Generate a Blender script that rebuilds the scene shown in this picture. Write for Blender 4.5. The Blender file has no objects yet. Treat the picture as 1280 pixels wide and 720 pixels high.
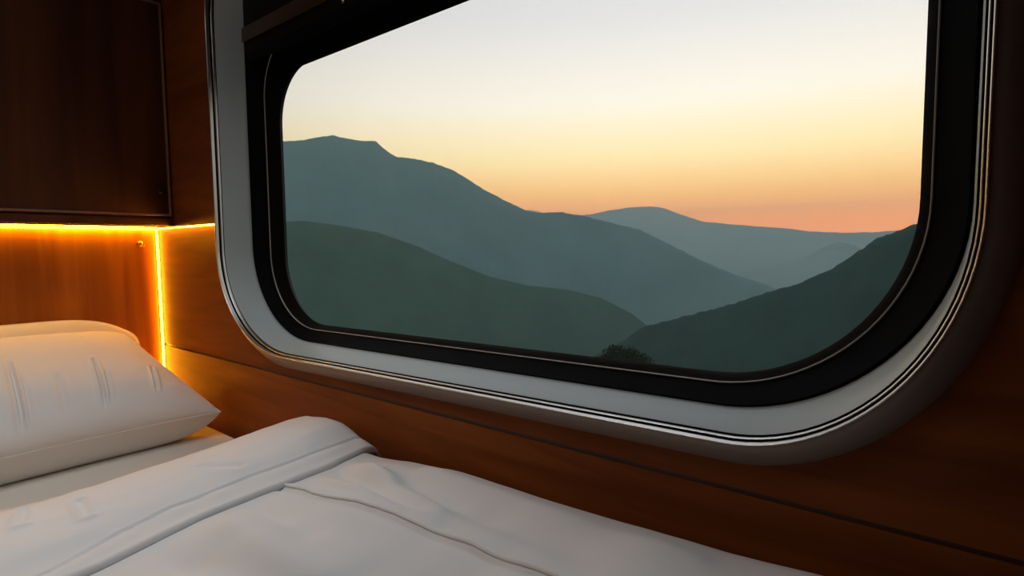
import bpy, bmesh, math, random
import numpy as np
from mathutils import Vector, Matrix, noise

sc = bpy.context.scene
COL = sc.collection
PI = math.pi
EYE = 1.055            # eye height over the floor; the scene is laid out from the eye and lifted at the end

# ------------------------------------------------------------------ camera
def mat_cam(yaw, pitch, roll):
    yaw, pitch, roll = map(math.radians, (yaw, pitch, roll))
    fw = Vector((-math.sin(yaw)*math.cos(pitch), math.cos(yaw)*math.cos(pitch), math.sin(pitch)))
    r0 = Vector((math.cos(yaw), math.sin(yaw), 0)); u0 = r0.cross(fw)
    r = math.cos(roll)*r0 - math.sin(roll)*u0
    u = math.sin(roll)*r0 + math.cos(roll)*u0
    return Matrix((r, u, -fw)).transposed().to_4x4()
cam = bpy.data.objects.new('camera', bpy.data.cameras.new('camera'))
COL.objects.link(cam)
cam.matrix_world = mat_cam(39, -4.1, 0.6)
cam.data.sensor_width = 36; cam.data.lens = 700*36/1280
cam.data.clip_start = 0.02; cam.data.clip_end = 20000
sc.camera = cam

sc.view_settings.view_transform = 'Standard'
sc.view_settings.look = 'None'
sc.view_settings.exposure = 0.0
sc.view_settings.gamma = 1.0
sc.view_settings.use_curve_mapping = False
sc.cycles.max_bounces = 8
sc.cycles.diffuse_bounces = 4
sc.cycles.volume_bounces = 0
sc.cycles.use_denoising = True
sc.cycles.sample_clamp_indirect = 4.0

# ------------------------------------------------------------------ world
world = bpy.data.worlds.new('dusk_sky'); sc.world = world; world.use_nodes = True
nt = world.node_tree; N = nt.nodes; Lk = nt.links
for n in list(N): N.remove(n)
out = N.new('ShaderNodeOutputWorld'); bg = N.new('ShaderNodeBackground')
tc = N.new('ShaderNodeTexCoord'); sep = N.new('ShaderNodeSeparateXYZ')
Lk.new(tc.outputs['Generated'], sep.inputs[0])
ramp = N.new('ShaderNodeValToRGB')
SKY = [(0.0, (.05,.06,.06)), (.49, (.08,.09,.09)), (.50, (3.4,.86,.15)), (.522, (3.1,.90,.13)),
       (.545, (2.15,1.05,.27)), (.575, (1.72,1.32,.64)), (.62, (1.42,1.30,1.10)), (.68, (1.05,1.01,1.0)),
       (.75, (.82,.84,.90)), (1.0, (.85,.92,1.05))]
mz = N.new('ShaderNodeMath'); mz.operation = 'MULTIPLY_ADD'; mz.inputs[1].default_value = .5; mz.inputs[2].default_value = .5
Lk.new(sep.outputs['Z'], mz.inputs[0]); Lk.new(mz.outputs[0], ramp.inputs[0])
cr = ramp.color_ramp
while len(cr.elements) > 1: cr.elements.remove(cr.elements[-1])
for i, (p, c) in enumerate(SKY):
    e = cr.elements[0] if i == 0 else cr.elements.new(p)
    e.position = p; e.color = (*c, 1)
dot = N.new('ShaderNodeVectorMath'); dot.operation = 'DOT_PRODUCT'; dot.inputs[1].default_value = (-.30, .954, 0)
Lk.new(tc.outputs['Generated'], dot.inputs[0])
mr = N.new('ShaderNodeMapRange'); mr.inputs['From Min'].default_value = .5; mr.inputs['From Max'].default_value = .97
mr.inputs['To Min'].default_value = .62; mr.inputs['To Max'].default_value = 1.0
Lk.new(dot.outputs['Value'], mr.inputs['Value'])
# away from the sunset the low sky turns from orange to pale grey
pale = N.new('ShaderNodeMix'); pale.data_type = 'RGBA'
pale.inputs['A'].default_value = (.72, .70, .66, 1)
mr2 = N.new('ShaderNodeMapRange'); mr2.inputs['From Min'].default_value = -.2; mr2.inputs['From Max'].default_value = .8
Lk.new(dot.outputs['Value'], mr2.inputs['Value'])
gate = N.new('ShaderNodeMath'); gate.operation = 'LESS_THAN'; gate.inputs[1].default_value = 0.0
Lk.new(sep.outputs['Z'], gate.inputs[0])
mx = N.new('ShaderNodeMath'); mx.operation = 'MAXIMUM'
Lk.new(gate.outputs[0], mx.inputs[0]); Lk.new(mr2.outputs[0], mx.inputs[1])
Lk.new(mx.outputs[0], pale.inputs['Factor']); Lk.new(ramp.outputs[0], pale.inputs['B'])
Lk.new(pale.outputs['Result'], bg.inputs['Color']); Lk.new(mr.outputs[0], bg.inputs['Strength'])
Lk.new(bg.outputs[0], out.inputs[0])

def area_light(name, loc, size, size_y, power, color, rot=(0,0,0), spread=PI, portal=False):
    l = bpy.data.lights.new(name, 'AREA'); l.shape = 'RECTANGLE'; l.size = size; l.size_y = size_y
    l.energy = power; l.color = color; l.spread = spread
    o = bpy.data.objects.new(name, l); COL.objects.link(o); o.location = loc; o.rotation_euler = rot
    if portal: l.cycles.is_portal = True
    return o
BED_FILL = area_light('bed_fill_light', (-1.2, .0, 1.10), .9, .34, 3.1, (.95, .975, 1.0), spread=math.radians(105))  # added fill over the bed, from a source out of view
# the window opening lets the sky in
area_light('window_portal', (-.86, .925, .16), 1.75, .86, 1.0, (1,1,1), rot=(math.radians(-90), 0, 0), portal=True)

# ------------------------------------------------------------------ materials
def mat(name, color, rough=.5, metal=0, spec=.5, coat=0, fn=None):
    m = bpy.data.materials.new(name); m.use_nodes = True
    b = m.node_tree.nodes['Principled BSDF']
    b.inputs['Base Color'].default_value = (*color, 1)
    b.inputs['Roughness'].default_value = rough; b.inputs['Metallic'].default_value = metal
    b.inputs['Specular IOR Level'].default_value = spec
    b.inputs['Coat Weight'].default_value = coat; b.inputs['Coat Roughness'].default_value = .15
    if fn: fn(m.node_tree, b)
    return m
def wood_nodes(c1, c2, scale=(1.2, 14, 14), bump=.0015, axis_rot=(0,0,0)):
    def f(nt, b):
        n = nt.nodes; l = nt.links
        tc = n.new('ShaderNodeTexCoord'); mp = n.new('ShaderNodeMapping')
        mp.inputs['Scale'].default_value = scale; mp.inputs['Rotation'].default_value = axis_rot
        l.new(tc.outputs['Object'], mp.inputs[0])
        a = n.new('ShaderNodeTexNoise'); a.inputs['Scale'].default_value = 2.2; a.inputs['Detail'].default_value = 6; a.inputs['Distortion'].default_value = .6
        l.new(mp.outputs[0], a.inputs['Vector'])
        r = n.new('ShaderNodeValToRGB'); r.color_ramp.elements[0].position = .36; r.color_ramp.elements[1].position = .66
        r.color_ramp.elements[0].color = (*c1, 1); r.color_ramp.elements[1].color = (*c2, 1)
        l.new(a.outputs['Fac'], r.inputs[0]); l.new(r.outputs[0], b.inputs['Base Color'])
        g = n.new('ShaderNodeTexNoise'); g.inputs['Scale'].default_value = 14; g.inputs['Detail'].default_value = 3
        l.new(mp.outputs[0], g.inputs['Vector'])
        bp = n.new('ShaderNodeBump'); bp.inputs['Strength'].default_value = .12; bp.inputs['Distance'].default_value = bump
        l.new(g.outputs['Fac'], bp.inputs['Height']); l.new(bp.outputs[0], b.inputs['Normal'])
    return f
def cloth_nodes(c, var=.03, weave=900):
    def f(nt, b):
        n = nt.nodes; l = nt.links
        tc = n.new('ShaderNodeTexCoord')
        a = n.new('ShaderNodeTexNoise'); a.inputs['Scale'].default_value = 3.0; a.inputs['Detail'].default_value = 4
        l.new(tc.outputs['Object'], a.inputs['Vector'])
        r = n.new('ShaderNodeValToRGB')
        r.color_ramp.elements[0].color = (*[x*(1-var) for x in c], 1); r.color_ramp.elements[1].color = (*c, 1)
        l.new(a.outputs['Fac'], r.inputs[0]); l.new(r.outputs[0], b.inputs['Base Color'])
        w = n.new('ShaderNodeTexNoise'); w.inputs['Scale'].default_value = weave; w.inputs['Detail'].default_value = 1
        l.new(tc.outputs['Object'], w.inputs['Vector'])
        bp = n.new('ShaderNodeBump'); bp.inputs['Strength'].default_value = .05; bp.inputs['Distance'].default_value = .0006
        l.new(w.outputs['Fac'], bp.inputs['Height']); l.new(bp.outputs[0], b.inputs['Normal'])
        b.inputs['Sheen Weight'].default_value = .15
    return f
def forest_nodes(c1, c2, scale):
    def f(nt, b):
        n = nt.nodes; l = nt.links
        tc = n.new('ShaderNodeTexCoord')
        a = n.new('ShaderNodeTexNoise'); a.inputs['Scale'].default_value = scale; a.inputs['Detail'].default_value = 7; a.inputs['Roughness'].default_value = .6
        l.new(tc.outputs['Object'], a.inputs['Vector'])
        r = n.new('ShaderNodeValToRGB'); r.color_ramp.elements[0].position = .35; r.color_ramp.elements[1].position = .68
        r.color_ramp.elements[0].color = (*c1, 1); r.color_ramp.elements[1].color = (*c2, 1)
        l.new(a.outputs['Fac'], r.inputs[0]); l.new(r.outputs[0], b.inputs['Base Color'])
    return f
W1, W2 = (.145,.038,.008), (.225,.064,.014)
M = {}
M['wood_wall'] = mat('mahogany_wall', W2, .50, spec=.10, fn=wood_nodes(W1, W2, (1.0, 12, 9)))
M['wood_end'] = mat('strip_lit_mahogany', W2, .45, spec=.15, fn=wood_nodes((.29,.090,.012), (.47,.165,.021), (8, 7, .5)))  # wood colour raised to carry the orange glow of the strips
M['wood_cab'] = mat('mahogany_cabinet', W1, .45, spec=.2, fn=wood_nodes((.052,.015,.005), (.095,.030,.009), (8, 6, .5)))
M['wood_edge'] = mat('lit_edge_strip', (.30,.16,.09), .4, fn=wood_nodes((.17,.085,.05), (.24,.13,.08), (8, 8, 1)))  # paler wood stands in for light caught along the door edge
M['wood_dark'] = mat('dark_wood', (.05,.016,.007), .45, fn=wood_nodes((.04,.012,.005), (.06,.02,.009), (1, 12, 9)))
M['ring'] = mat('grey_painted_metal', (.40,.45,.455), .38, spec=.5)
M['flange'] = mat('bronze_grey_metal', (.27,.215,.18), .42, metal=.25)
M['chrome'] = mat('anodised_bead', (.78,.76,.73), .30, metal=1)
M['rubber'] = mat('black_rubber', (.0025,.0025,.003), .6, spec=.05)
M['lip'] = mat('grey_gasket_lip', (.34,.31,.29), .35, metal=.3)
M['reveal'] = mat('brown_gasket_reveal', (.006,.0045,.0035), .8, spec=.03)
M['blind'] = mat('blind_fabric', (.008,.005,.004), .6, spec=.1)
M['blind_rail'] = mat('bronze_rail', (.06,.028,.013), .4, metal=.3)
M['cloth'] = mat('white_cotton', (.78,.76,.74), .8, spec=.2, fn=cloth_nodes((.79,.785,.778)))
M['pillow'] = mat('white_pillow_cotton', (.78,.76,.72), .8, spec=.2, fn=cloth_nodes((.79,.765,.735)))
M['sheet'] = mat('cream_sheet_cotton', (.76,.70,.6), .8, spec=.2, fn=cloth_nodes((.74,.69,.61)))
M['knob'] = mat('dark_latch', (.02,.018,.014), .3, metal=.5)
M['brass'] = mat('brass', (.55,.28,.10), .3, metal=1)
M['ceil'] = mat('cream_ceiling', (.45,.42,.38), .7)
M['floor'] = mat('brown_carpet', (.07,.05,.04), .95)
M['shell'] = mat('train_shell_paint', (.02,.022,.025), .5)
def emit(name, c, s):
    m = bpy.data.materials.new(name); m.use_nodes = True; n = m.node_tree.nodes
    for x in list(n): n.remove(x)
    o = n.new('ShaderNodeOutputMaterial'); e = n.new('ShaderNodeEmission'); e.inputs[0].default_value = (*c, 1); e.inputs[1].default_value = s
    m.node_tree.links.new(e.outputs[0], o.inputs[0]); return m
M['led'] = emit('amber_led', (1, .47, .006), 42.0)
M['led_v'] = emit('amber_led_corner', (1, .36, .010), 60)
M['led_s'] = emit('amber_led_slim', (1, .36, .02), 34)
M['lamp'] = emit('fill_diffuser', (1, .97, .94), 2.0)  # glowing face of the added overhead fill
def glass():
    m = bpy.data.materials.new('window_glass'); m.use_nodes = True; n = m.node_tree.nodes; l = m.node_tree.links
    for x in list(n): n.remove(x)
    o = n.new('ShaderNodeOutputMaterial'); t = n.new('ShaderNodeBsdfTransparent'); t.inputs[0].default_value = (.98,.985,.98,1)
    g = n.new('ShaderNodeBsdfGlossy'); g.inputs['Roughness'].default_value = .15
    lw = n.new('ShaderNodeLayerWeight'); lw.inputs['Blend'].default_value = .5
    pw = n.new('ShaderNodeMath'); pw.operation = 'POWER'; pw.inputs[1].default_value = 6
    fr = n.new('ShaderNodeMath'); fr.operation = 'MULTIPLY_ADD'; fr.inputs[1].default_value = .0002; fr.inputs[2].default_value = .0003
    l.new(lw.outputs['Facing'], pw.inputs[0]); l.new(pw.outputs[0], fr.inputs[0])
    mx = n.new('ShaderNodeMixShader'); l.new(fr.outputs[0], mx.inputs[0]); l.new(t.outputs[0], mx.inputs[1]); l.new(g.outputs[0], mx.inputs[2])
    l.new(mx.outputs[0], o.inputs[0]); return m
M['glass'] = glass()
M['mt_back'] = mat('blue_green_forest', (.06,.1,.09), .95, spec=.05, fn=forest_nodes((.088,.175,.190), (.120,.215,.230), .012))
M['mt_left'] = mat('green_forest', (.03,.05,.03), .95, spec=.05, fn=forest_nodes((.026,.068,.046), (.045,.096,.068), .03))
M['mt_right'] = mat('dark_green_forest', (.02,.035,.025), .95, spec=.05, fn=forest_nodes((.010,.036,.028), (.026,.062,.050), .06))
M['mt_far'] = mat('hazed_far_rock', (.15,.2,.2), .95, spec=.05, fn=forest_nodes((.32,.40,.44), (.38,.46,.50), .004))  # distance haze is mixed into this pale base colour
M['mt_hill'] = mat('hazed_hill', (.1,.15,.15), .95, spec=.05, fn=forest_nodes((.22,.30,.33), (.28,.36,.39), .006))  # hill colour lightened and blued to carry haze
M['ground'] = mat('valley_grass', (.03,.05,.04), .95, spec=.05, fn=forest_nodes((.03,.055,.045), (.06,.095,.08), .01))
M['bush'] = mat('olive_leaves', (.02,.03,.012), .8, spec=.1, fn=forest_nodes((.016,.026,.012), (.035,.045,.018), 1.2))
M['bark'] = mat('bark', (.04,.03,.02), .9)

# ------------------------------------------------------------------ object helpers
def tag(o, label=None, cat=None, group=None, kind=None):
    if label: o['label'] = label
    if cat: o['category'] = cat
    if group: o['group'] = group
    if kind: o['kind'] = kind
    return o
def empty(name, loc):
    o = bpy.data.objects.new(name, None); COL.objects.link(o); o.location = loc; o.empty_display_size = .1
    return o
def link(name, verts, faces, m, parent=None, smooth=True, origin=None):
    """mesh object; verts are given in layout coordinates; origin = where the object's own origin sits"""
    if origin is None:
        a = np.array(verts); lo, hi = a.min(0), a.max(0); origin = ((lo[0]+hi[0])/2, (lo[1]+hi[1])/2, lo[2])
    me = bpy.data.meshes.new(name)
    me.from_pydata([(v[0]-origin[0], v[1]-origin[1], v[2]-origin[2]) for v in verts], [], faces)
    me.validate(); me.update()
    if smooth is not False:
        me.polygons.foreach_set('use_smooth', [True]*len(me.polygons))
    o = bpy.data.objects.new(name, me); COL.objects.link(o); me.materials.append(m)
    bm = bmesh.new(); bm.from_mesh(me); bmesh.ops.recalc_face_normals(bm, faces=bm.faces)
    if isinstance(smooth, float):
        for e in bm.edges:
            if len(e.link_faces) == 2 and e.calc_face_angle(0) > math.radians(smooth): e.smooth = False
    bm.to_mesh(me); bm.free()
    if parent is not None:
        base = Vector((0,0,0)); p = parent
        while p is not None: base += p.location; p = p.parent
        o.parent = parent; o.location = Vector(origin) - base
    else: o.location = origin
    return o
def box_bm(bm, x0, x1, y0, y1, z0, z1, bevel=0, seg=2):
    g = bmesh.ops.create_cube(bm, size=1)
    for v in g['verts']:
        v.co = Vector(((x0+x1)/2 + v.co.x*(x1-x0), (y0+y1)/2 + v.co.y*(y1-y0), (z0+z1)/2 + v.co.z*(z1-z0)))
    if bevel:
        es = list({e for v in g['verts'] for e in v.link_edges})
        bmesh.ops.bevel(bm, geom=es, offset=bevel, segments=seg, affect='EDGES', profile=.5)
def link_bm(name, bm, m, parent=None, smooth=35.0, origin=None):
    bm.verts.index_update(); bm.verts.ensure_lookup_table()
    v = [tuple(x.co) for x in bm.verts]; f = [[q.index for q in p.verts] for p in bm.faces]
    bm.free()
    return link(name, v, f, m, parent, smooth, origin)
def box(name, dims, m, parent=None, bevel=0.002):
    bm = bmesh.new(); box_bm(bm, *dims, bevel=bevel); return link_bm(name, bm, m, parent)
def lathe_v(profile, seg, centre, axis):
    """profile = [(r, h)], turned about axis ('x','y','z') through centre"""
    V = []; F = []
    for (r, h) in profile:
        for k in range(seg):
            a = 2*PI*k/seg; c, s = r*math.cos(a), r*math.sin(a)
            p = {'x': (h, c, s), 'y': (c, h, s), 'z': (c, s, h)}[axis]
            V.append(tuple(centre[i]+p[i] for i in range(3)))
    for i in range(len(profile)-1):
        for k in range(seg):
            F.append((i*seg+k, i*seg+(k+1) % seg, (i+1)*seg+(k+1) % seg, (i+1)*seg+k))
    F.append(tuple(range(seg))); F.append(tuple(range((len(profile)-1)*seg, len(profile)*seg)))
    return V, F
def tube_v(pts, r, seg=8):
    V = []; F = []
    P = [Vector(p) for p in pts]
    for i, p in enumerate(P):
        t = (P[min(i+1, len(P)-1)] - P[max(i-1, 0)]).normalized()
        a = t.cross(Vector((0,0,1)));  a = a.normalized() if a.length > 1e-4 else Vector((1,0,0)); b = t.cross(a)
        for k in range(seg):
            q = 2*PI*k/seg; V.append(tuple(p + r*(math.cos(q)*a + math.sin(q)*b)))
    for i in range(len(P)-1):
        for k in range(seg): F.append((i*seg+k, i*seg+(k+1) % seg, (i+1)*seg+(k+1) % seg, (i+1)*seg+k))
    F.append(tuple(range(seg))); F.append(tuple(range((len(P)-1)*seg, len(P)*seg)))
    return V, F

# ------------------------------------------------------------------ window loops
# left, right, bottom at left, bottom at right, top, corner radii (rx, rz): bl, br, tr, tl, depth y
LOOPS = {
 'G':  (-1.677, -.049, -.222, -.209, .541, (.215,.205), (.275,.268), (.15,.15), (.150,.150)),
 'B':  (-1.727,  .005, -.257, -.243, .90, (.300,.275), (.300,.290), (.25,.25), (.25,.25)),
 'C':  (-1.745,  .008, -.277, -.259, .92, (.345,.280), (.262,.300), (.25,.25), (.25,.25)),
}
NC, NS = 24, 14
def loop2(p):
    """closed loop of (x, z), same count for every parameter set"""
    L, R, B1, B2, T, bl, br, tr, tl = p
    pts = []
    def arc(cx, cz, rx, rz, a0):
        for k in range(NC):
            a = math.radians(a0 + 90*k/(NC-1)); pts.append((cx+rx*math.cos(a), cz+rz*math.sin(a)))
    def seg(a, b):
        for k in range(1, NS): t = k/NS; pts.append((a[0]+(b[0]-a[0])*t, a[1]+(b[1]-a[1])*t))
    arc(L+bl[0], B1+bl[1], *bl, 180); e = pts[-1]
    n = (R-br[0], B2); seg(e, n)
    arc(R-br[0], B2+br[1], *br, 270); seg(pts[-1], (R, T-tr[1]))
    arc(R-tr[0], T-tr[1], *tr, 0); seg(pts[-1], (L+tl[0], T))
    arc(L+tl[0], T-tl[1], *tl, 90); seg(pts[-1], (L, B1+bl[1]))
    return pts
def off(p, d):
    L, R, B1, B2, T, bl, br, tr, tl = p
    g = lambda r: (max(r[0]+d, .01), max(r[1]+d, .01))
    return (L-d, R+d, B1-d, B2-d, T+d, g(bl), g(br), g(tr), g(tl))
def lerp(a, b, t):
    o = []
    for x, y in zip(a, b):
        o.append(tuple(p+(q-p)*t for p, q in zip(x, y)) if isinstance(x, tuple) else x+(y-x)*t)
    return tuple(o)
def sweep(name, stations, m, parent, closed=True, smooth=True):
    """stations = [(loop parameters, y)], lofted in order; closed joins last to first"""
    V = []; F = []; n = None
    for p, y in stations:
        q = loop2(p); n = len(q); V += [(x, y, z) for x, z in q]
    S = len(stations)
    for i in range(S if closed else S-1):
        j = (i+1) % S
        for k in range(n):
            F.append((i*n+k, i*n+(k+1) % n, j*n+(k+1) % n, j*n+k))
    return link(name, V, F, m, parent, smooth)

WY = .78
G, B_, C_ = LOOPS['G'], LOOPS['B'], LOOPS['C']
win = tag(empty('window_1', (-.87, .85, -.28)), 'wide rounded train window in a grey metal frame, hills and sunset behind', 'window', kind='structure')
# flange: bevel rising from the wood to the bright beads
sweep('flange', [(off(C_, .0080), WY-.023), (off(C_, .0110), WY-.0240), (off(C_, .020), WY-.0205), (off(C_, .032), WY-.0125), (off(C_, .040), WY-.0045), (off(C_, .042), WY+.004), (off(C_, .0075), WY+.004)], M['flange'], win, smooth=40.0)
def bead(name, d, w, y0, h):
    st = []
    for k in range(11):
        a = PI*k/10
        st.append((off(C_, d + w/2 - w/2*math.cos(a)), y0 - h*math.sin(a)))
    st.append((off(C_, d+w), WY+.002)); st.append((off(C_, d), WY+.002))
    return sweep(name, st, M['chrome'], win, smooth=50.0)
bead('bright_bead', .0012, .0032, WY-.0110, .0030)
bead('bright_bead', .0052, .0030, WY-.0260, .0026)
sweep('bead_groove', [(off(C_, -.0014), WY-.002), (off(C_, -.0012), WY-.0060), (off(C_, .0022), WY-.0070), (off(C_, .0044), WY-.0120), (off(C_, .0058), WY-.0230), (off(C_, .0060), WY+.001)], M['rubber'], win, smooth=30.0)
# grey inner ring = sloping reveal
sweep('inner_ring', [(off(C_, -.001), WY-.006), (off(C_, -.003), WY-.002), (lerp(C_, B_, .5), WY+.038), (B_, WY+.075), (off(B_, .03), WY+.075), (off(C_, .03), WY)], M['ring'], win, smooth=40.0)
# black band between ring and glass
sweep('black_seal', [(off(B_, .0008), WY+.073), (lerp(B_, G, .08), WY+.070), (lerp(B_, G, .45), WY+.094), (lerp(B_, G, .74), WY+.110), (lerp(B_, G, .76), WY+.135), (off(B_, .03), WY+.135)], M['rubber'], win, smooth=40.0)
lip = lerp(B_, G, .74)
sweep('seal_lip', [(off(lip, .0006), WY+.1090), (off(lip, .0), WY+.1078), (off(lip, -.0012), WY+.1074), (off(lip, -.0022), WY+.1082), (off(lip, -.0022), WY+.112), (off(lip, .0006), WY+.112)], M['lip'], win, smooth=60.0)
sweep('glazing_channel', [(off(lip, -.0020), WY+.110), (lerp(lip, G, .55), WY+.120), (G, WY+.1325), (G, WY+.150), (off(lip, .002), WY+.150)], M['reveal'], win, smooth=40.0)
gl = loop2(off(G, .006)); n = len(gl)
V = [(x, WY+.134, z) for x, z in gl] + [(x, WY+.140, z) for x, z in gl]
link('glass_pane', V, [tuple(range(n)), tuple(range(2*n-1, n-1, -1))] + [(k, (k+1) % n, n+(k+1) % n, n+k) for k in range(n)], M['glass'], win, smooth=30.0)

def plate(name, outer, inner, y0, y1, m, bevel=0.0):
    """flat plate in the plane y = const, with a hole"""
    cu = bpy.data.curves.new(name, 'CURVE'); cu.dimensions = '2D'; cu.fill_mode = 'BOTH'
    for pts in ([outer] + ([inner] if inner else [])):
        s = cu.splines.new('POLY'); s.points.add(len(pts)-1)
        for q, (x, z) in zip(s.points, pts): q.co = (x, z, 0, 1)
        s.use_cyclic_u = True
    cu.extrude = (y1-y0)/2
    o = bpy.data.objects.new(name, cu); COL.objects.link(o)
    dg = bpy.context.evaluated_depsgraph_get(); me = bpy.data.meshes.new_from_object(o.evaluated_get(dg))
    v = [(p.co.x, (y0+y1)/2 + p.co.z, p.co.y) for p in me.vertices]; f = [tuple(p.vertices) for p in me.polygons]
    bpy.data.objects.remove(o); bpy.data.curves.remove(cu)
    return link(name, v, f, m, smooth=False)
XL, XR, ZF, ZT, YB = -2.28, .95, -EYE, 1.18, -1.25
GZ = -.335        # joint between the window panel and the lower wall panel
hole = loop2(off(C_, .030))
plate('wall_front', [(XL-.05, GZ), (XR, GZ), (XR, ZT), (XL-.05, ZT)], hole, WY, WY+.012, M['wood_wall'])['kind'] = 'structure'
box('trim_1', (XL-.05, XR, WY+.004, WY+.02, GZ-.02, GZ+.002), M['wood_dark'], bevel=0)['kind'] = 'structure'
box('trim_2', (XL-.05, XR, WY, WY+.012, ZF, GZ-.008), M['wood_wall'], bevel=.002)['kind'] = 'structure'
plate('wall_outer', [(XL-.3, ZF-.1), (XR+.3, ZF-.1), (XR+.3, ZT+.1), (XL-.3, ZT+.1)], loop2(off(G, .012)), WY+.136, WY+.165, M['shell'])['kind'] = 'structure'
box('wall_left', (XL-.06, XL, YB-.1, WY+.0, ZF, ZT), M['wood_end'], bevel=0)['kind'] = 'structure'
box('wall_right', (XR, XR+.06, YB-.1, WY+.13, ZF, ZT), M['wood_wall'], bevel=0)['kind'] = 'structure'
box('floor', (XL-.1, XR+.1, YB-.2, WY+.135, ZF-.05, ZF), M['floor'], bevel=0)['kind'] = 'structure'
box('ceiling', (XL-.1, XR+.1, YB-.2, WY+.135, ZT, ZT+.05), M['ceil'], bevel=0)['kind'] = 'structure'
box('wall_back', (XL-.1, XR+.1, YB-.16, YB-.1, ZF, ZT), M['wood_wall'], bevel=0)['kind'] = 'structure'
d = box('door_1', (-.55, .2, YB-.1, YB-.065, ZF, .95), M['wood_cab'], bevel=.004); d['kind'] = 'structure'
V, F = lathe_v([(.012, 0), (.012, .03), (.025, .035), (.025, .055), (.01, .062)], 20, (-.48, YB-.065, -.05), 'y')
link('door_handle', V, F, M['brass'], d, smooth=35.0)

# ------------------------------------------------------------------ rolled blind at the head of the window
bl = tag(empty('roller_blind', (-.87, WY+.04, .57)), 'rolled-up dark blind with bronze rails across the top of the window', 'blind')
V, F = lathe_v([(.030, -.84), (.034, -.83), (.034, .83), (.030, .84)], 28, (-.87, WY+.040, .810), 'x'); link('fabric_roll', V, F, M['blind'], bl, smooth=35.0)
bm = bmesh.new(); box_bm(bm, -1.712, -.02, WY+.058, WY+.064, .622, .664, bevel=.002); link_bm('front_slat', bm, M['blind_rail'], bl)
bm = bmesh.new(); box_bm(bm, -1.712, -.02, WY+.066, WY+.070, .590, .790, bevel=.001); link_bm('blind_cloth', bm, M['blind'], bl)
bm = bmesh.new(); box_bm(bm, -1.700, -.03, WY+.062, WY+.074, .560, .592, bevel=.004); link_bm('bottom_rail', bm, M['rubber'], bl)
V, F = lathe_v([(.004, 0), (.005, -.003), (.0025, -.005)], 16, (-1.205, WY+.066, .605), 'y'); link('glint_stud', V, F, M['chrome'], bl, smooth=35.0)  # bright stud added to make one small glint

# ------------------------------------------------------------------ end wall: cabinet, light strips, hook
cab = tag(empty('overhead_cabinet', (-2.2, -.2, .112)), 'dark mahogany overhead cabinet above the headboard light strip', 'cabinet')
bm = bmesh.new(); box_bm(bm, -2.277, -2.145, -1.1, .778, .112, 1.12, bevel=.002); link_bm('body', bm, M['wood_cab'], cab)
bm = bmesh.new(); box_bm(bm, -2.143, -2.130, -1.1, .778, .0885, .113, bevel=.001); link_bm('light_rail', bm, M['wood_cab'], cab)
bm = bmesh.new(); box_bm(bm, -2.144, -2.130, -.12, .766, .128, .822, bevel=.0015); dr = link_bm('door', bm, M['wood_cab'], cab)
for nm, dims in (('lit_edge_strip', (-2.144, -2.127, .766, .7735, .120, .830)), ('lit_edge_strip', (-2.144, -2.127, -.12, .766, .1205, .128)), ('lit_edge_strip', (-2.144, -2.127, -.12, .766, .822, .830))):
    bm = bmesh.new(); box_bm(bm, *dims, bevel=.0015); tag(link_bm(nm, bm, M['wood_edge'], dr), 'thin door edge strip, caught light put into its paler colour')
V, F = lathe_v([(.006, 0), (.006, .008), (.013, .012), (.014, .018), (.009, .023)], 24, (-2.130, .742, .205), 'x'); link('knob', V, F, M['knob'], dr, smooth=35.0)
bm = bmesh.new(); box_bm(bm, -2.144, -2.130, -1.1, -.128, .128, .822, bevel=.0015); link_bm('door', bm, M['wood_cab'], cab)

def strip(label, dims, prof, m):
    r = tag(empty('light_strip', ((dims[0]+dims[1])/2, (dims[2]+dims[3])/2, dims[4])), label, 'light', 'amber light strips round the headboard')
    bm = bmesh.new(); box_bm(bm, *prof, bevel=.0004, seg=1); link_bm('profile', bm, M['wood_dark'], r)
    bm = bmesh.new(); box_bm(bm, *dims, bevel=.0006, seg=1); link_bm('diffuser', bm, m, r)
strip('glowing amber light strip running under the overhead cabinet', (-2.272, -2.262, -1.1, .768, .076, .088), (-2.279, -2.262, -1.1, .768, .088, .094), M['led'])
strip('vertical amber light strip in the corner beside the window wall', (-2.276, -2.270, .770, .776, -.545, .078), (-2.279, -2.276, .770, .779, -.545, .078), M['led_v'])
strip('short thin amber light strip on the window wall beside the frame', (-2.262, -1.805, .7700, .7780, .0795, .0835), (-2.262, -1.80, .7685, .7795, .0840, .0856), M['led_s'])

hk = tag(empty('wall_hook', (-2.28, .72, .015)), 'small metal coat hook on the headboard below the light strip', 'hook')
V, F = lathe_v([(.010, 0), (.010, .003), (.006, .006)], 20, (-2.280, .72, .028), 'x'); link('back_plate', V, F, M['brass'], hk, smooth=35.0)
V, F = tube_v([(-2.277, .72, .028), (-2.262, .72, .026), (-2.250, .72, .020), (-2.243, .72, .024), (-2.240, .72, .033)], .0028); link('prong', V, F, M['brass'], hk, smooth=50.0)

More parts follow.
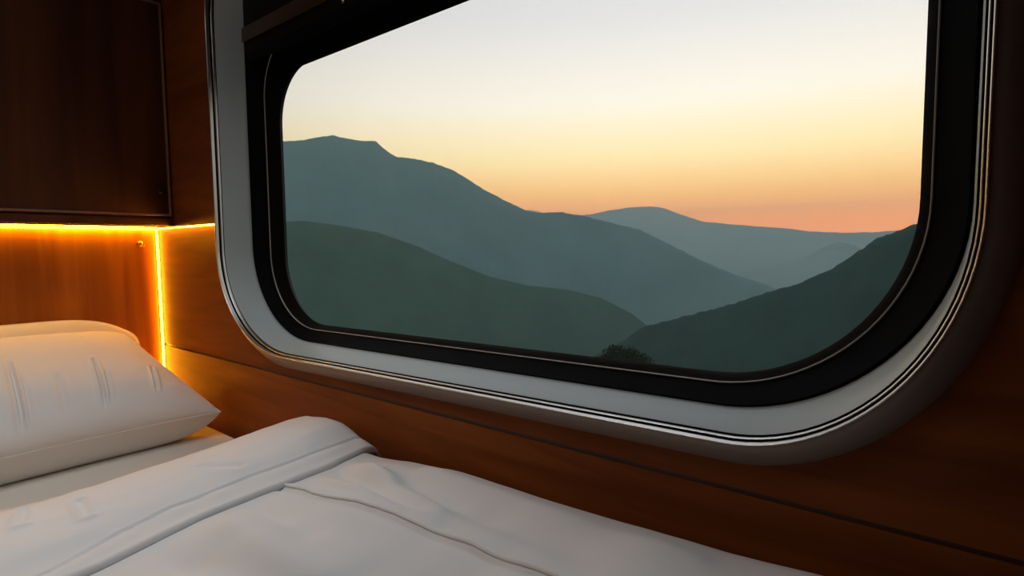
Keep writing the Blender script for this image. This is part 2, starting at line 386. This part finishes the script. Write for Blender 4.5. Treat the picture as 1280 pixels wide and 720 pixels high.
# ------------------------------------------------------------------ bed
ZM = -.555
MX0, MX1, MY0, MY1 = -2.262, .20, -.14, .762
bb = tag(empty('berth_base', (-1.03, .31, ZF)), 'dark wooden berth base under the mattress', 'bed')
bm = bmesh.new(); box_bm(bm, -2.278, .25, -.10, .776, ZF+.001, -.70, bevel=.004); link_bm('body', bm, M['wood_cab'], bb)
for k in range(3):
    x0 = -2.2 + .8*k
    bm = bmesh.new(); box_bm(bm, x0, x0+.76, -.115, -.10, ZF+.06, -.76, bevel=.003); dw = link_bm('drawer', bm, M['wood_wall'], bb)
    V, F = lathe_v([(.006, 0), (.006, -.012), (.014, -.016), (.010, -.026)], 16, (x0+.38, -.115, -.9), 'y'); link('knob', V, F, M['brass'], dw, smooth=35.0)
bm = bmesh.new(); box_bm(bm, MX0, MX1, MY0, MY1, -.698, ZM, bevel=.03, seg=5)
mt = tag(link_bm('mattress', bm, M['sheet'], smooth=50.0), 'mattress in a cream fitted sheet between the pillow and the duvet', 'mattress')

def fbm(x, y, s, o=3, seed=0.0):
    return noise.fractal(Vector((x*s+seed, y*s-seed*.7, seed)), 1.0, 2.0, o)
def interp(x, tab):
    return float(np.interp(x, [t[0] for t in tab], [t[1] for t in tab]))
def seg_d(px, py, a, b):
    """distance to a segment and where along it"""
    ax, ay = a; bx, by = b; dx, dy = bx-ax, by-ay; t = ((px-ax)*dx+(py-ay)*dy)/(dx*dx+dy*dy); tc_ = max(0, min(1, t))
    ex, ey = px-(ax+tc_*dx), py-(ay+tc_*dy)
    return math.hypot(ex, ey), tc_, (ex*dy-ey*dx)

def pillow(name, centre, half_w, half_l, tilt, h_up, h_dn, label, creases=(), pinch=.07, n=(150, 120), pw=(.55,.40), seed=1.0, wob=.004, rnd=0.0, taper=0.0):
    """half_w along y, half_l along the slope; the low edge faces +x"""
    NU, NV = n
    ct, st_ = math.cos(tilt), math.sin(tilt)
    V = []; idx = {}
    def put(u, v, side):
        y = half_w*u*(1-pinch*(1-v*v))*(1-rnd*.5*abs(v)**5)*(1-taper*((1-v)/2)**1.1)
        s = half_l*v*(1-pinch*.8*(1-u*u))*(1-rnd*abs(u)**4)
        e = max(0.0, (1-abs(u)**2.6)*(1-abs(v)**2.6))
        if side > 0:
            t = h_up*e**pw[0] + (wob*fbm(y, s, 5, 3, seed) + .5*wob*fbm(y, s, 14, 2, seed+3))*min(1, e*3)
            for a, b, w, dep in creases:
                dd, tt, sg = seg_d(y, s, a, b)
                fade = min(1, 5*tt, 5*(1-tt)) if 0 < tt < 1 else 0
                t += 1.4*fade*dep*(-math.exp(-(dd/w)**2) + .55*math.exp(-((dd-2.0*w)/(1.3*w))**2))
        else: t = -h_dn*max(0, 1-abs(v)**2.6)**pw[1]*max(0, 1-abs(u)**6)**.6
        # +v points to the low front edge
        x = centre[0] + s*ct + t*st_; z = centre[2] - s*st_ + t*ct
        z = max(z, ZM+.0015)
        return (x, centre[1]+y, min(x, 9) and z)
    for side in (1, -1):
        for i in range(NU+1):
            for j in range(NV+1):
                u = math.sin((i/NU-.5)*PI)*.35 + (2*i/NU-1)*.65; v = math.sin((j/NV-.5)*PI)*.35 + (2*j/NV-1)*.65
                edge = i in (0, NU) or j in (0, NV)
                if side == -1 and edge: idx[(side, i, j)] = idx[(1, i, j)]; continue
                p = put(u, v, side)
                p = (max(p[0], XL+.004), min(p[1], WY-.006), p[2])
                idx[(side, i, j)] = len(V); V.append(p)
    F = []
    for side in (1, -1):
        for i in range(NU):
            for j in range(NV):
                q = (idx[(side, i, j)], idx[(side, i+1, j)], idx[(side, i+1, j+1)], idx[(side, i, j+1)])
                F.append(q if side == 1 else q[::-1])
    rim = [V[idx[(1, i, NV)]] for i in range(NU+1)] + [V[idx[(1, NU, j)]] for j in range(NV-1, -1, -1)] + [V[idx[(1, i, 0)]] for i in range(NU-1, -1, -1)] + [V[idx[(1, 0, j)]] for j in range(1, NV)]
    o = tag(link(name, V, F, M['pillow']), label, 'pillow', 'pillows at the head of the berth')
    tv, tf = tube_v(rim + rim[:2], .0022, 6); link('seam', tv, tf, M['pillow'], o)
    return o
# rear pillow propped on the end wall
pillow('pillow', (-2.235, .365, -.385), .330, .170, math.radians(82), .040, .036, 'rear white pillow leaning on the headboard, top edge lit yellow', seed=4.0, n=(90, 70), pinch=.02, rnd=.30, pw=(.55,.6))
# front pillow resting on it
TL = math.radians(25)
cr_ = [((-.085, .222), (-.070, -.03), .0038, .010), ((-.069, .215), (-.058, .04), .0028, .005), ((.083, .20), (.104, .0), .0036, .009), ((.098, .19), (.116, .06), .0028, .006), ((.212, .175), (.236, .05), .0036, .007), ((.0, .20), (.015, .05), .008, .003)]
pillow('pillow', (-1.940, .365, -.375), .362, .248, TL, .094, .135, 'front white pillow with creases, its pointed corner towards the window wall', creases=cr_, seed=9.0, n=(260, 200), pw=(.50, .18), pinch=.05, taper=.30)

# duvet
XF = [(-.2, -.83), (.1, -.86), (.207, -.884), (.27, -.901), (.36, -.93), (.51, -.943), (.61, -.956), (.71, -.985), (.79, -1.00)]
ZE = [(-1.1, -.438), (-.95, -.434), (-.85, -.420), (-.70, -.407), (-.5, -.404), (-.22, -.393), (-.06, -.380), (.2, -.378)]
DX0, DX1, DY0, DY1 = -1.16, .16, -.175, .758
PIPE = [(-1.10, .500), (-.90, .508), (-.78, .515), (-.70, .524), (-.60, .528), (-.50, .529), (-.30, .520), (-.05, .500), (.14, .480)]
def sstep(a, b, x):
    t = max(0, min(1, (x-a)/(b-a))); return t*t*(3-2*t)
def duvet_base(x, y):
    return interp(x, ZE) + .006*math.sin(PI*min(1, max(0, (DY1-y)/.55)))
def duvet_z(x, y):
    z = duvet_base(x, y); calm = sstep(interp(y, XF)-.01, interp(y, XF)+.13, x)
    z += calm*(.012*fbm(x, y, 3.4, 3, 2.0) + .004*fbm(x, y, 9, 2, 5.0))*sstep(0, .14, DY1-y)
    # broad soft folds fanning out from under the turned-down band
    for a, b, w, h in (((-1.0, .655), (-.62, .585), .018, .012), ((-.98, .61), (-.66, .555), .017, -.011), ((-.97, .565), (-.60, .545), .014, .009), ((-.99, .44), (-.72, .42), .022, -.009), ((-.98, .36), (-.6, .36), .03, .010), ((-.9, .27), (-.5, .33), .03, -.008), ((-.75, .68), (-.25, .66), .028, .008), ((-.75, .62), (-.35, .60), .024, -.007), ((-1.0, .71), (-.75, .705), .016, -.008)):
        dd, tt, sg = seg_d(x, y, a, b); z += calm*(1-.85*math.exp(-((y-interp(x, PIPE))/.022)**2))*sstep(.0, .11, DY1-y)*1.9*h*math.exp(-(dd/w)**2)*(1-.6*tt)
    yp = interp(x, PIPE); z -= .005*math.exp(-((y-yp+.009)/.009)**2); z += .0035*math.exp(-((y-yp-.004)/.010)**2)
    d = min(DY1-y, y-DY0, DX1-x); R = .060
    if d < R: z -= .085*(1-math.sqrt(max(0, 1-(1-d/R)**2)))
    return z
def grid_solid(name, fz, x0, x1, y0, y1, nx, ny, zb, m, parent=None):
    V = []; F = []
    xs = [x0+(x1-x0)*i/nx for i in range(nx+1)]
    t = lambda j: .5-.5*math.cos(PI*j/ny)
    ys = [y0+(y1-y0)*(.6*j/ny+.4*t(j)) for j in range(ny+1)]
    for x in xs:
        for y in ys: V.append((x, y, fz(x, y)))
    k = ny+1
    for i in range(nx):
        for j in range(ny): F.append((i*k+j, (i+1)*k+j, (i+1)*k+j+1, i*k+j+1))
    rim = [i*k for i in range(nx+1)] + [nx*k+j for j in range(1, ny+1)] + [i*k+ny for i in range(nx-1, -1, -1)] + [j for j in range(ny-1, 0, -1)]
    b0 = len(V)
    for r in rim: V.append((V[r][0], V[r][1], zb))
    n = len(rim)
    for q in range(n): F.append((rim[q], rim[(q+1) % n], b0+(q+1) % n, b0+q))
    F.append(tuple(range(b0, b0+n)))
    return link(name, V, F, m, parent)
duv = tag(empty('duvet', (-.7, .30, ZM+.001)), 'white duvet spread over the berth with its upper edge turned down', 'duvet')
grid_solid('cover', duvet_z, DX0, DX1, DY0, DY1, 260, 180, ZM+.002, M['cloth'], duv)
pp = []
for i in range(140):
    x = -.96 + (.13+.96)*i/139; y = interp(x, PIPE) + .0015*fbm(x, 0, 20, 2, 8); pp.append((x, y, duvet_z(x, y)+.0022))
V, F = tube_v(pp, .0030, 8); tag(link('piping', V, F, M['cloth'], duv), 'raised seam running along the duvet')

# turned-down band
XB = [(-.2, -1.60), (.21, -1.60), (.34, -1.575), (.51, -1.595), (.61, -1.61), (.775, -1.655)]
XS = [(-.2, -.875), (.163, -.912), (.25, -.955), (.325, -.982), (.44, -.996), (.565, -1.005), (.78, -1.045)]
ZP = [(-1.655, -.553), (-1.60, -.538), (-1.53, -.513), (-1.45, -.483), (-1.36, -.452), (-1.27, -.424), (-1.19, -.404), (-1.10, -.394), (-1.0, -.393), (-.9, -.400), (-.8, -.404)]
FY0, FY1 = -.178, .768
NXF, NYF = 300, 190
V = []; F = []
for j in range(NYF+1):
    tj = j/NYF; y = FY0+(FY1-FY0)*(.65*tj+.35*(.5-.5*math.cos(PI*tj)))
    xf, xb, xs = interp(y, XF)+.003*fbm(y, 0, 12, 2, 3), interp(y, XB)+.004*fbm(y, 1, 8, 2, 3), interp(y, XS)
    de = min(FY1-y, y-FY0); R = .05; drop = .075*(1-math.sqrt(max(0, 1-(1-de/R)**2))) if de < R else 0
    for i in range(NXF+1):
        t = i/NXF; x = xb + (xf-xb)*t
        xr = -1.655 + (x-xb)/(xf-xb)*(-.90+1.655)
        z = interp(xr, ZP)
        lift = min(1, t*6)
        dl = xf-x
        z -= .010*max(0, min(1, (.62-y)/.3))*lift                                 # a little lower away from the wall
        z += lift*(.005*fbm(x, y, 4, 3, 7) + .0022*fbm(x, y, 13, 2, 11))
        z = z + (duvet_base(x, y)+.013-z)*sstep(0, 1, 1-dl/.13)
        z -= .0018*sstep(-.002, .002, x-xs)
        z -= .0050*math.exp(-((x-xs)/.0022)**2)                                    # stitched hem line
        z += .0022*math.exp(-((x-xs-.018)/.016)**2)*(1+.8*math.sin(y*46+3*math.sin(y*17)))
        for a, b, w, h in (((-1.12, .245), (-1.03, .235), .004, -.008), ((-1.20, .19), (-1.08, .165), .004, -.008), ((-1.16, .60), (-1.1, .63), .010, -.003), ((-1.10, .42), (-1.04, .47), .008, -.003)):
            dd, tt, sg = seg_d(x, y, a, b); z += h*(math.exp(-(dd/w)**2) - .6*math.exp(-((dd-2*w)/(1.5*w))**2))
        if dl < .008: z -= .009*(1-math.sqrt(max(0, 1-(1-dl/.008)**2)))   # rolled front lip
        z = max(z - drop*min(1, max(.0, (z-ZM)/.12)), ZM+.002)
        if t > .6 and dl < .02: z = max(z, duvet_z(x, min(y, DY1-.001))+.003) if y < DY1 else z
        V.append((x, y, z))
k = NXF+1
for j in range(NYF):
    for i in range(NXF): F.append((j*k+i, j*k+i+1, (j+1)*k+i+1, (j+1)*k+i))
rim = [j*k+NXF for j in range(NYF+1)] + [NYF*k+i for i in range(NXF-1, -1, -1)] + [j*k for j in range(NYF-1, -1, -1)] + [i for i in range(1, NXF)]
b0 = len(V)
for r in rim:
    x, y, z = V[r]
    V.append((x-.014 if x > -1.1 else x, y, max(min(z-.001, -.45 if x > -1.1 else z-.0005), ZM+.001)))
n = len(rim)
for q in range(n): F.append((rim[q], rim[(q+1) % n], b0+(q+1) % n, b0+q))
F.append(tuple(range(b0, b0+n)))
tag(link('turned_down_band', V, F, M['cloth'], duv), 'folded-back upper band of the duvet with a stitched hem')

# ------------------------------------------------------------------ unseen lamp added overhead to brighten the bed
lp = tag(empty('bed_fill_lamp', (-1.2, .0, 1.12)), 'unseen flat lamp added overhead to brighten the bed', 'lamp')
bm = bmesh.new(); box_bm(bm, -1.68, -.72, -.20, .20, 1.125, 1.179, bevel=.008); link_bm('housing', bm, M['ring'], lp)
bm = bmesh.new(); box_bm(bm, -1.65, -.75, -.17, .17, 1.112, 1.126, bevel=.004); link_bm('diffuser', bm, M['lamp'], lp)

# ------------------------------------------------------------------ outside
def az_dir(a):  # degrees from the wall normal, positive to the left
    a = math.radians(a); return Vector((-math.sin(a), math.cos(a)))
def ridge(name, crest, dist, foot, m, label, rough=.02, seed=1.0, back=.6, nx=420, ny=70, cat='mountain', jag=.0):
    """crest = [(azimuth deg, elevation deg)], dist = [(azimuth, metres)]; the slope runs down towards the railway to z = foot"""
    V = []; F = []
    a0, a1 = crest[0][0], crest[-1][0]
    for i in range(nx+1):
        a = a0+(a1-a0)*i/nx; d0 = az_dir(a); R = interp(a, sorted(dist))
        ang = interp(a, sorted(crest)); zc = R*math.tan(math.radians(ang))
        zc += R*jag*noise.fractal(Vector((a*1.7, seed, 0)), 1.0, 2.0, 5)
        H = zc-foot
        for j in range(-12, ny+1):
            if j < 0:   # far side
                s = -j/12; r = R + H*.5*s; z = zc - H*back*s - .0
            else:
                s = j/ny; r = R - min(.45*R, H*1.0)*s; z = zc - H*(s**1.15)
            p = d0*r
            w = min(1, abs(j)/8)
            if j > 0:
                z += w*rough*R*(noise.fractal(Vector((p.x/R*7+seed, p.y/R*7, seed)), 1.0, 2.1, 5)*.55 - .15*abs(math.sin(a*.55+seed+s*1.1))*s*(1-s)*2)
                # keep spurs below the crest line as seen from the line
                z = min(z, r*math.tan(math.radians(ang)) - .001*R*w)
            V.append((p.x, p.y, z))
    k = ny+13
    for i in range(nx):
        for j in range(k-1): F.append((i*k+j, (i+1)*k+j, (i+1)*k+j+1, i*k+j+1))
    return tag(link(name, V, F, m), label, cat)
CR_BACK = [(84, 7.0), (76, 8.0), (70, 8.6), (64.43, 9.45), (61.25, 10.0), (58.93, 10.27), (57.49, 10.64), (56.39, 10.83), (55.29, 10.66), (53.81, 10.43), (52.37, 10.48), (51.55, 9.75), (50.41, 9.02), (48.85, 8.9), (46.89, 8.54), (44.92, 7.86), (43.73, 7.16), (41.73, 5.89), (39.72, 4.84), (37.7, 3.86), (36.48, 3.52), (34.06, 3.56), (31.25, 3.04), (28.47, 2.27), (26.13, 1.67), (23.05, 0.06), (20.06, -1.52), (17.16, -2.81), (14.38, -3.68), (11.68, -5.37), (7.84, -8.03)]
CR_LEFT = [(84, 4.5), (74, 4.2), (64.69, 3.02), (61.52, 2.69), (59.2, 2.78), (56.29, 2.41), (52.53, 1.71), (48.65, 0.33), (45.48, -1.16), (41.44, -2.84), (37.36, -3.87), (33.28, -4.3), (30.05, -5.11), (26.86, -6.69), (24.9, -8.24), (22.19, -10.35), (18.43, -13.18), (14, -16.3)]
CR_RIGHT = [(44, -20.5), (38.5, -15.4), (34.12, -12.4), (30.45, -10.91), (27.64, -9.34), (26.07, -8.11), (23.75, -7.43), (21.48, -6.74), (18.54, -5.89), (15.04, -4.59), (11.73, -3.48), (9.23, -2.15), (6.87, -0.33), (6.03, 0.48), (5.18, 0.8), (4.09, 1.25), (3.08, 1.74), (1.49, 2.71), (-0.93, 3.94), (-4.05, 5.17), (-9, 6.6), (-16, 7.6), (-26, 7.2), (-38, 6.0), (-50, 6.6)]
CR_HILL = [(21.5, -5.03), (18.58, -3.28), (15.78, -2.2), (13.08, -1.74), (11.14, -1.01), (9.59, -0.02), (8.68, 0.25), (7.47, -0.12), (6.27, -0.88), (3.99, -1.69), (0.29, -2.62), (-8, -2.2), (-20, -2.8), (-35, -2.4)]
CR_FAR = [(42.19, 2.05), (37.29, 3.85), (35.67, 3.51), (32.85, 3.14), (30.85, 3.27), (29.26, 3.63), (26.91, 3.9), (24.99, 3.92), (23.84, 3.74), (22.33, 3.08), (20.11, 2.33), (17.24, 1.95), (14.49, 1.66), (12.49, 1.47), (11.2, 1.22), (8.7, 1.02), (6.33, 1.03), (4.63, 1.13), (1.43, 1.11), (-4.21, 1.36), (-14, 1.9), (-26, 1.5), (-38, 2.1), (-48, 1.8)]
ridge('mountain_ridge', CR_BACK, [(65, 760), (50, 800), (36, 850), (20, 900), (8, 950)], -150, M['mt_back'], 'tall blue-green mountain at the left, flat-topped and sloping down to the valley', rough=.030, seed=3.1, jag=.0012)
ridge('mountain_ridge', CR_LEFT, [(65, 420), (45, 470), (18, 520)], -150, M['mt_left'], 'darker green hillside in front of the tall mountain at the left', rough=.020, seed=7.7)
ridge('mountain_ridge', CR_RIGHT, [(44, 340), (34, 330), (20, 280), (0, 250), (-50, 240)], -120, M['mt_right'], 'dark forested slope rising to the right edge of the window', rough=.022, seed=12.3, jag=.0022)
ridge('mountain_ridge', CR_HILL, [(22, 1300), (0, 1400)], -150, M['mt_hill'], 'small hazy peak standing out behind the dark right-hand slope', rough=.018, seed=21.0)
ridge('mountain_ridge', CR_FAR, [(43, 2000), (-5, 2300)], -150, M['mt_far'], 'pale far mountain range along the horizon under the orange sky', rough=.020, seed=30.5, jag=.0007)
V = []; F = []
NG = 60
for i in range(NG+1):
    for j in range(NG+1):
        x = -3600+6400*i/NG; y = 12+3400*j/NG
        V.append((x, y, -140 + 118*math.exp(-y/45) + 3*fbm(x, y, .004, 3, 4)))
for i in range(NG):
    for j in range(NG): F.append((i*(NG+1)+j, (i+1)*(NG+1)+j, (i+1)*(NG+1)+j+1, i*(NG+1)+j+1))
link('ground', V, F, M['ground'])['kind'] = 'structure'
# haze lying over the valleys
hz = bpy.data.materials.new('valley_haze'); hz.use_nodes = True; n = hz.node_tree.nodes
for q in list(n): n.remove(q)
o = n.new('ShaderNodeOutputMaterial'); vs = n.new('ShaderNodeVolumePrincipled')
vs.inputs['Color'].default_value = (.66, .95, 1.0, 1); vs.inputs['Density'].default_value = .00050; vs.inputs['Anisotropy'].default_value = .1
hz.node_tree.links.new(vs.outputs[0], o.inputs['Volume'])
bm = bmesh.new(); box_bm(bm, -3700, 2850, 4, 2900, -170, 178)
h = link_bm('valley_haze', bm, hz, smooth=False)
tag(h, 'thin blue haze lying over the valleys between the mountains', 'haze', kind='stuff')
bm = bmesh.new()     # its near side thins out in a long slope
prof = [(400, -165), (560, -95), (800, -45), (1200, -15), (1800, 5), (2650, 15), (2650, -165)]
va = [bm.verts.new((-3300, y, z)) for y, z in prof]; vb = [bm.verts.new((2500, y, z)) for y, z in prof]
bm.faces.new(va); bm.faces.new(vb[::-1])
for q in range(7): bm.faces.new((va[q], va[(q+1) % 7], vb[(q+1) % 7], vb[q]))
ms = bpy.data.materials['valley_haze'].copy(); ms.name = 'valley_mist'
for q in ms.node_tree.nodes:
    if q.type == 'PRINCIPLED_VOLUME': q.inputs['Density'].default_value = .0015
tag(link_bm('valley_mist', bm, ms, smooth=False), 'pale mist lying low in the valley beyond the near slopes', 'mist', kind='stuff')
# a tree crown just below the line, at the lower edge of the glass
random.seed(5)
TD = 60.0
bx_, bz_ = -.530*TD, -.2015*TD
tr = tag(empty('treetop', (bx_, TD, bz_-9)), 'dark olive treetop just showing over the lower edge of the glass', 'tree')
bm = bmesh.new()
for k in range(24000):
    a = random.uniform(0, 2*PI); ph = math.acos(random.uniform(-.95, 1)); rr = random.uniform(.75, 1.0)
    lob = 1 + .16*math.sin(3*a+1)*math.sin(ph*2) + .10*math.sin(7*a+ph*5)
    p = Vector((bx_ + 4.2*rr*lob*math.sin(ph)*math.cos(a), TD + 3.2*rr*lob*math.sin(ph)*math.sin(a), bz_-4.5 + 4.3*rr*lob*math.cos(ph)))
    s = random.uniform(.14, .26); q = Matrix.Rotation(random.uniform(0, 6.28), 3, Vector((random.uniform(-1,1), random.uniform(-1,1), random.uniform(-1,1))).normalized())
    vs_ = [bm.verts.new(p + q @ Vector(c)) for c in ((-s, 0, 0), (0, -s*.45, .02), (s, 0, 0), (0, s*.45, .02))]
    bm.faces.new(vs_)
link_bm('crown', bm, M['bush'], tr, smooth=False)
V, F = tube_v([(bx_, TD, bz_-30), (bx_+.1, TD, bz_-9), (bx_, TD, bz_-2)], .28, 10); link('trunk', V, F, M['bark'], tr)

# ------------------------------------------------------------------ lift everything so that the compartment floor is z = 0
for o in list(COL.objects):
    if o.parent is None:
        if o is cam: o.matrix_world = Matrix.Translation((0, 0, EYE)) @ o.matrix_world
        else: o.location.z += EYE
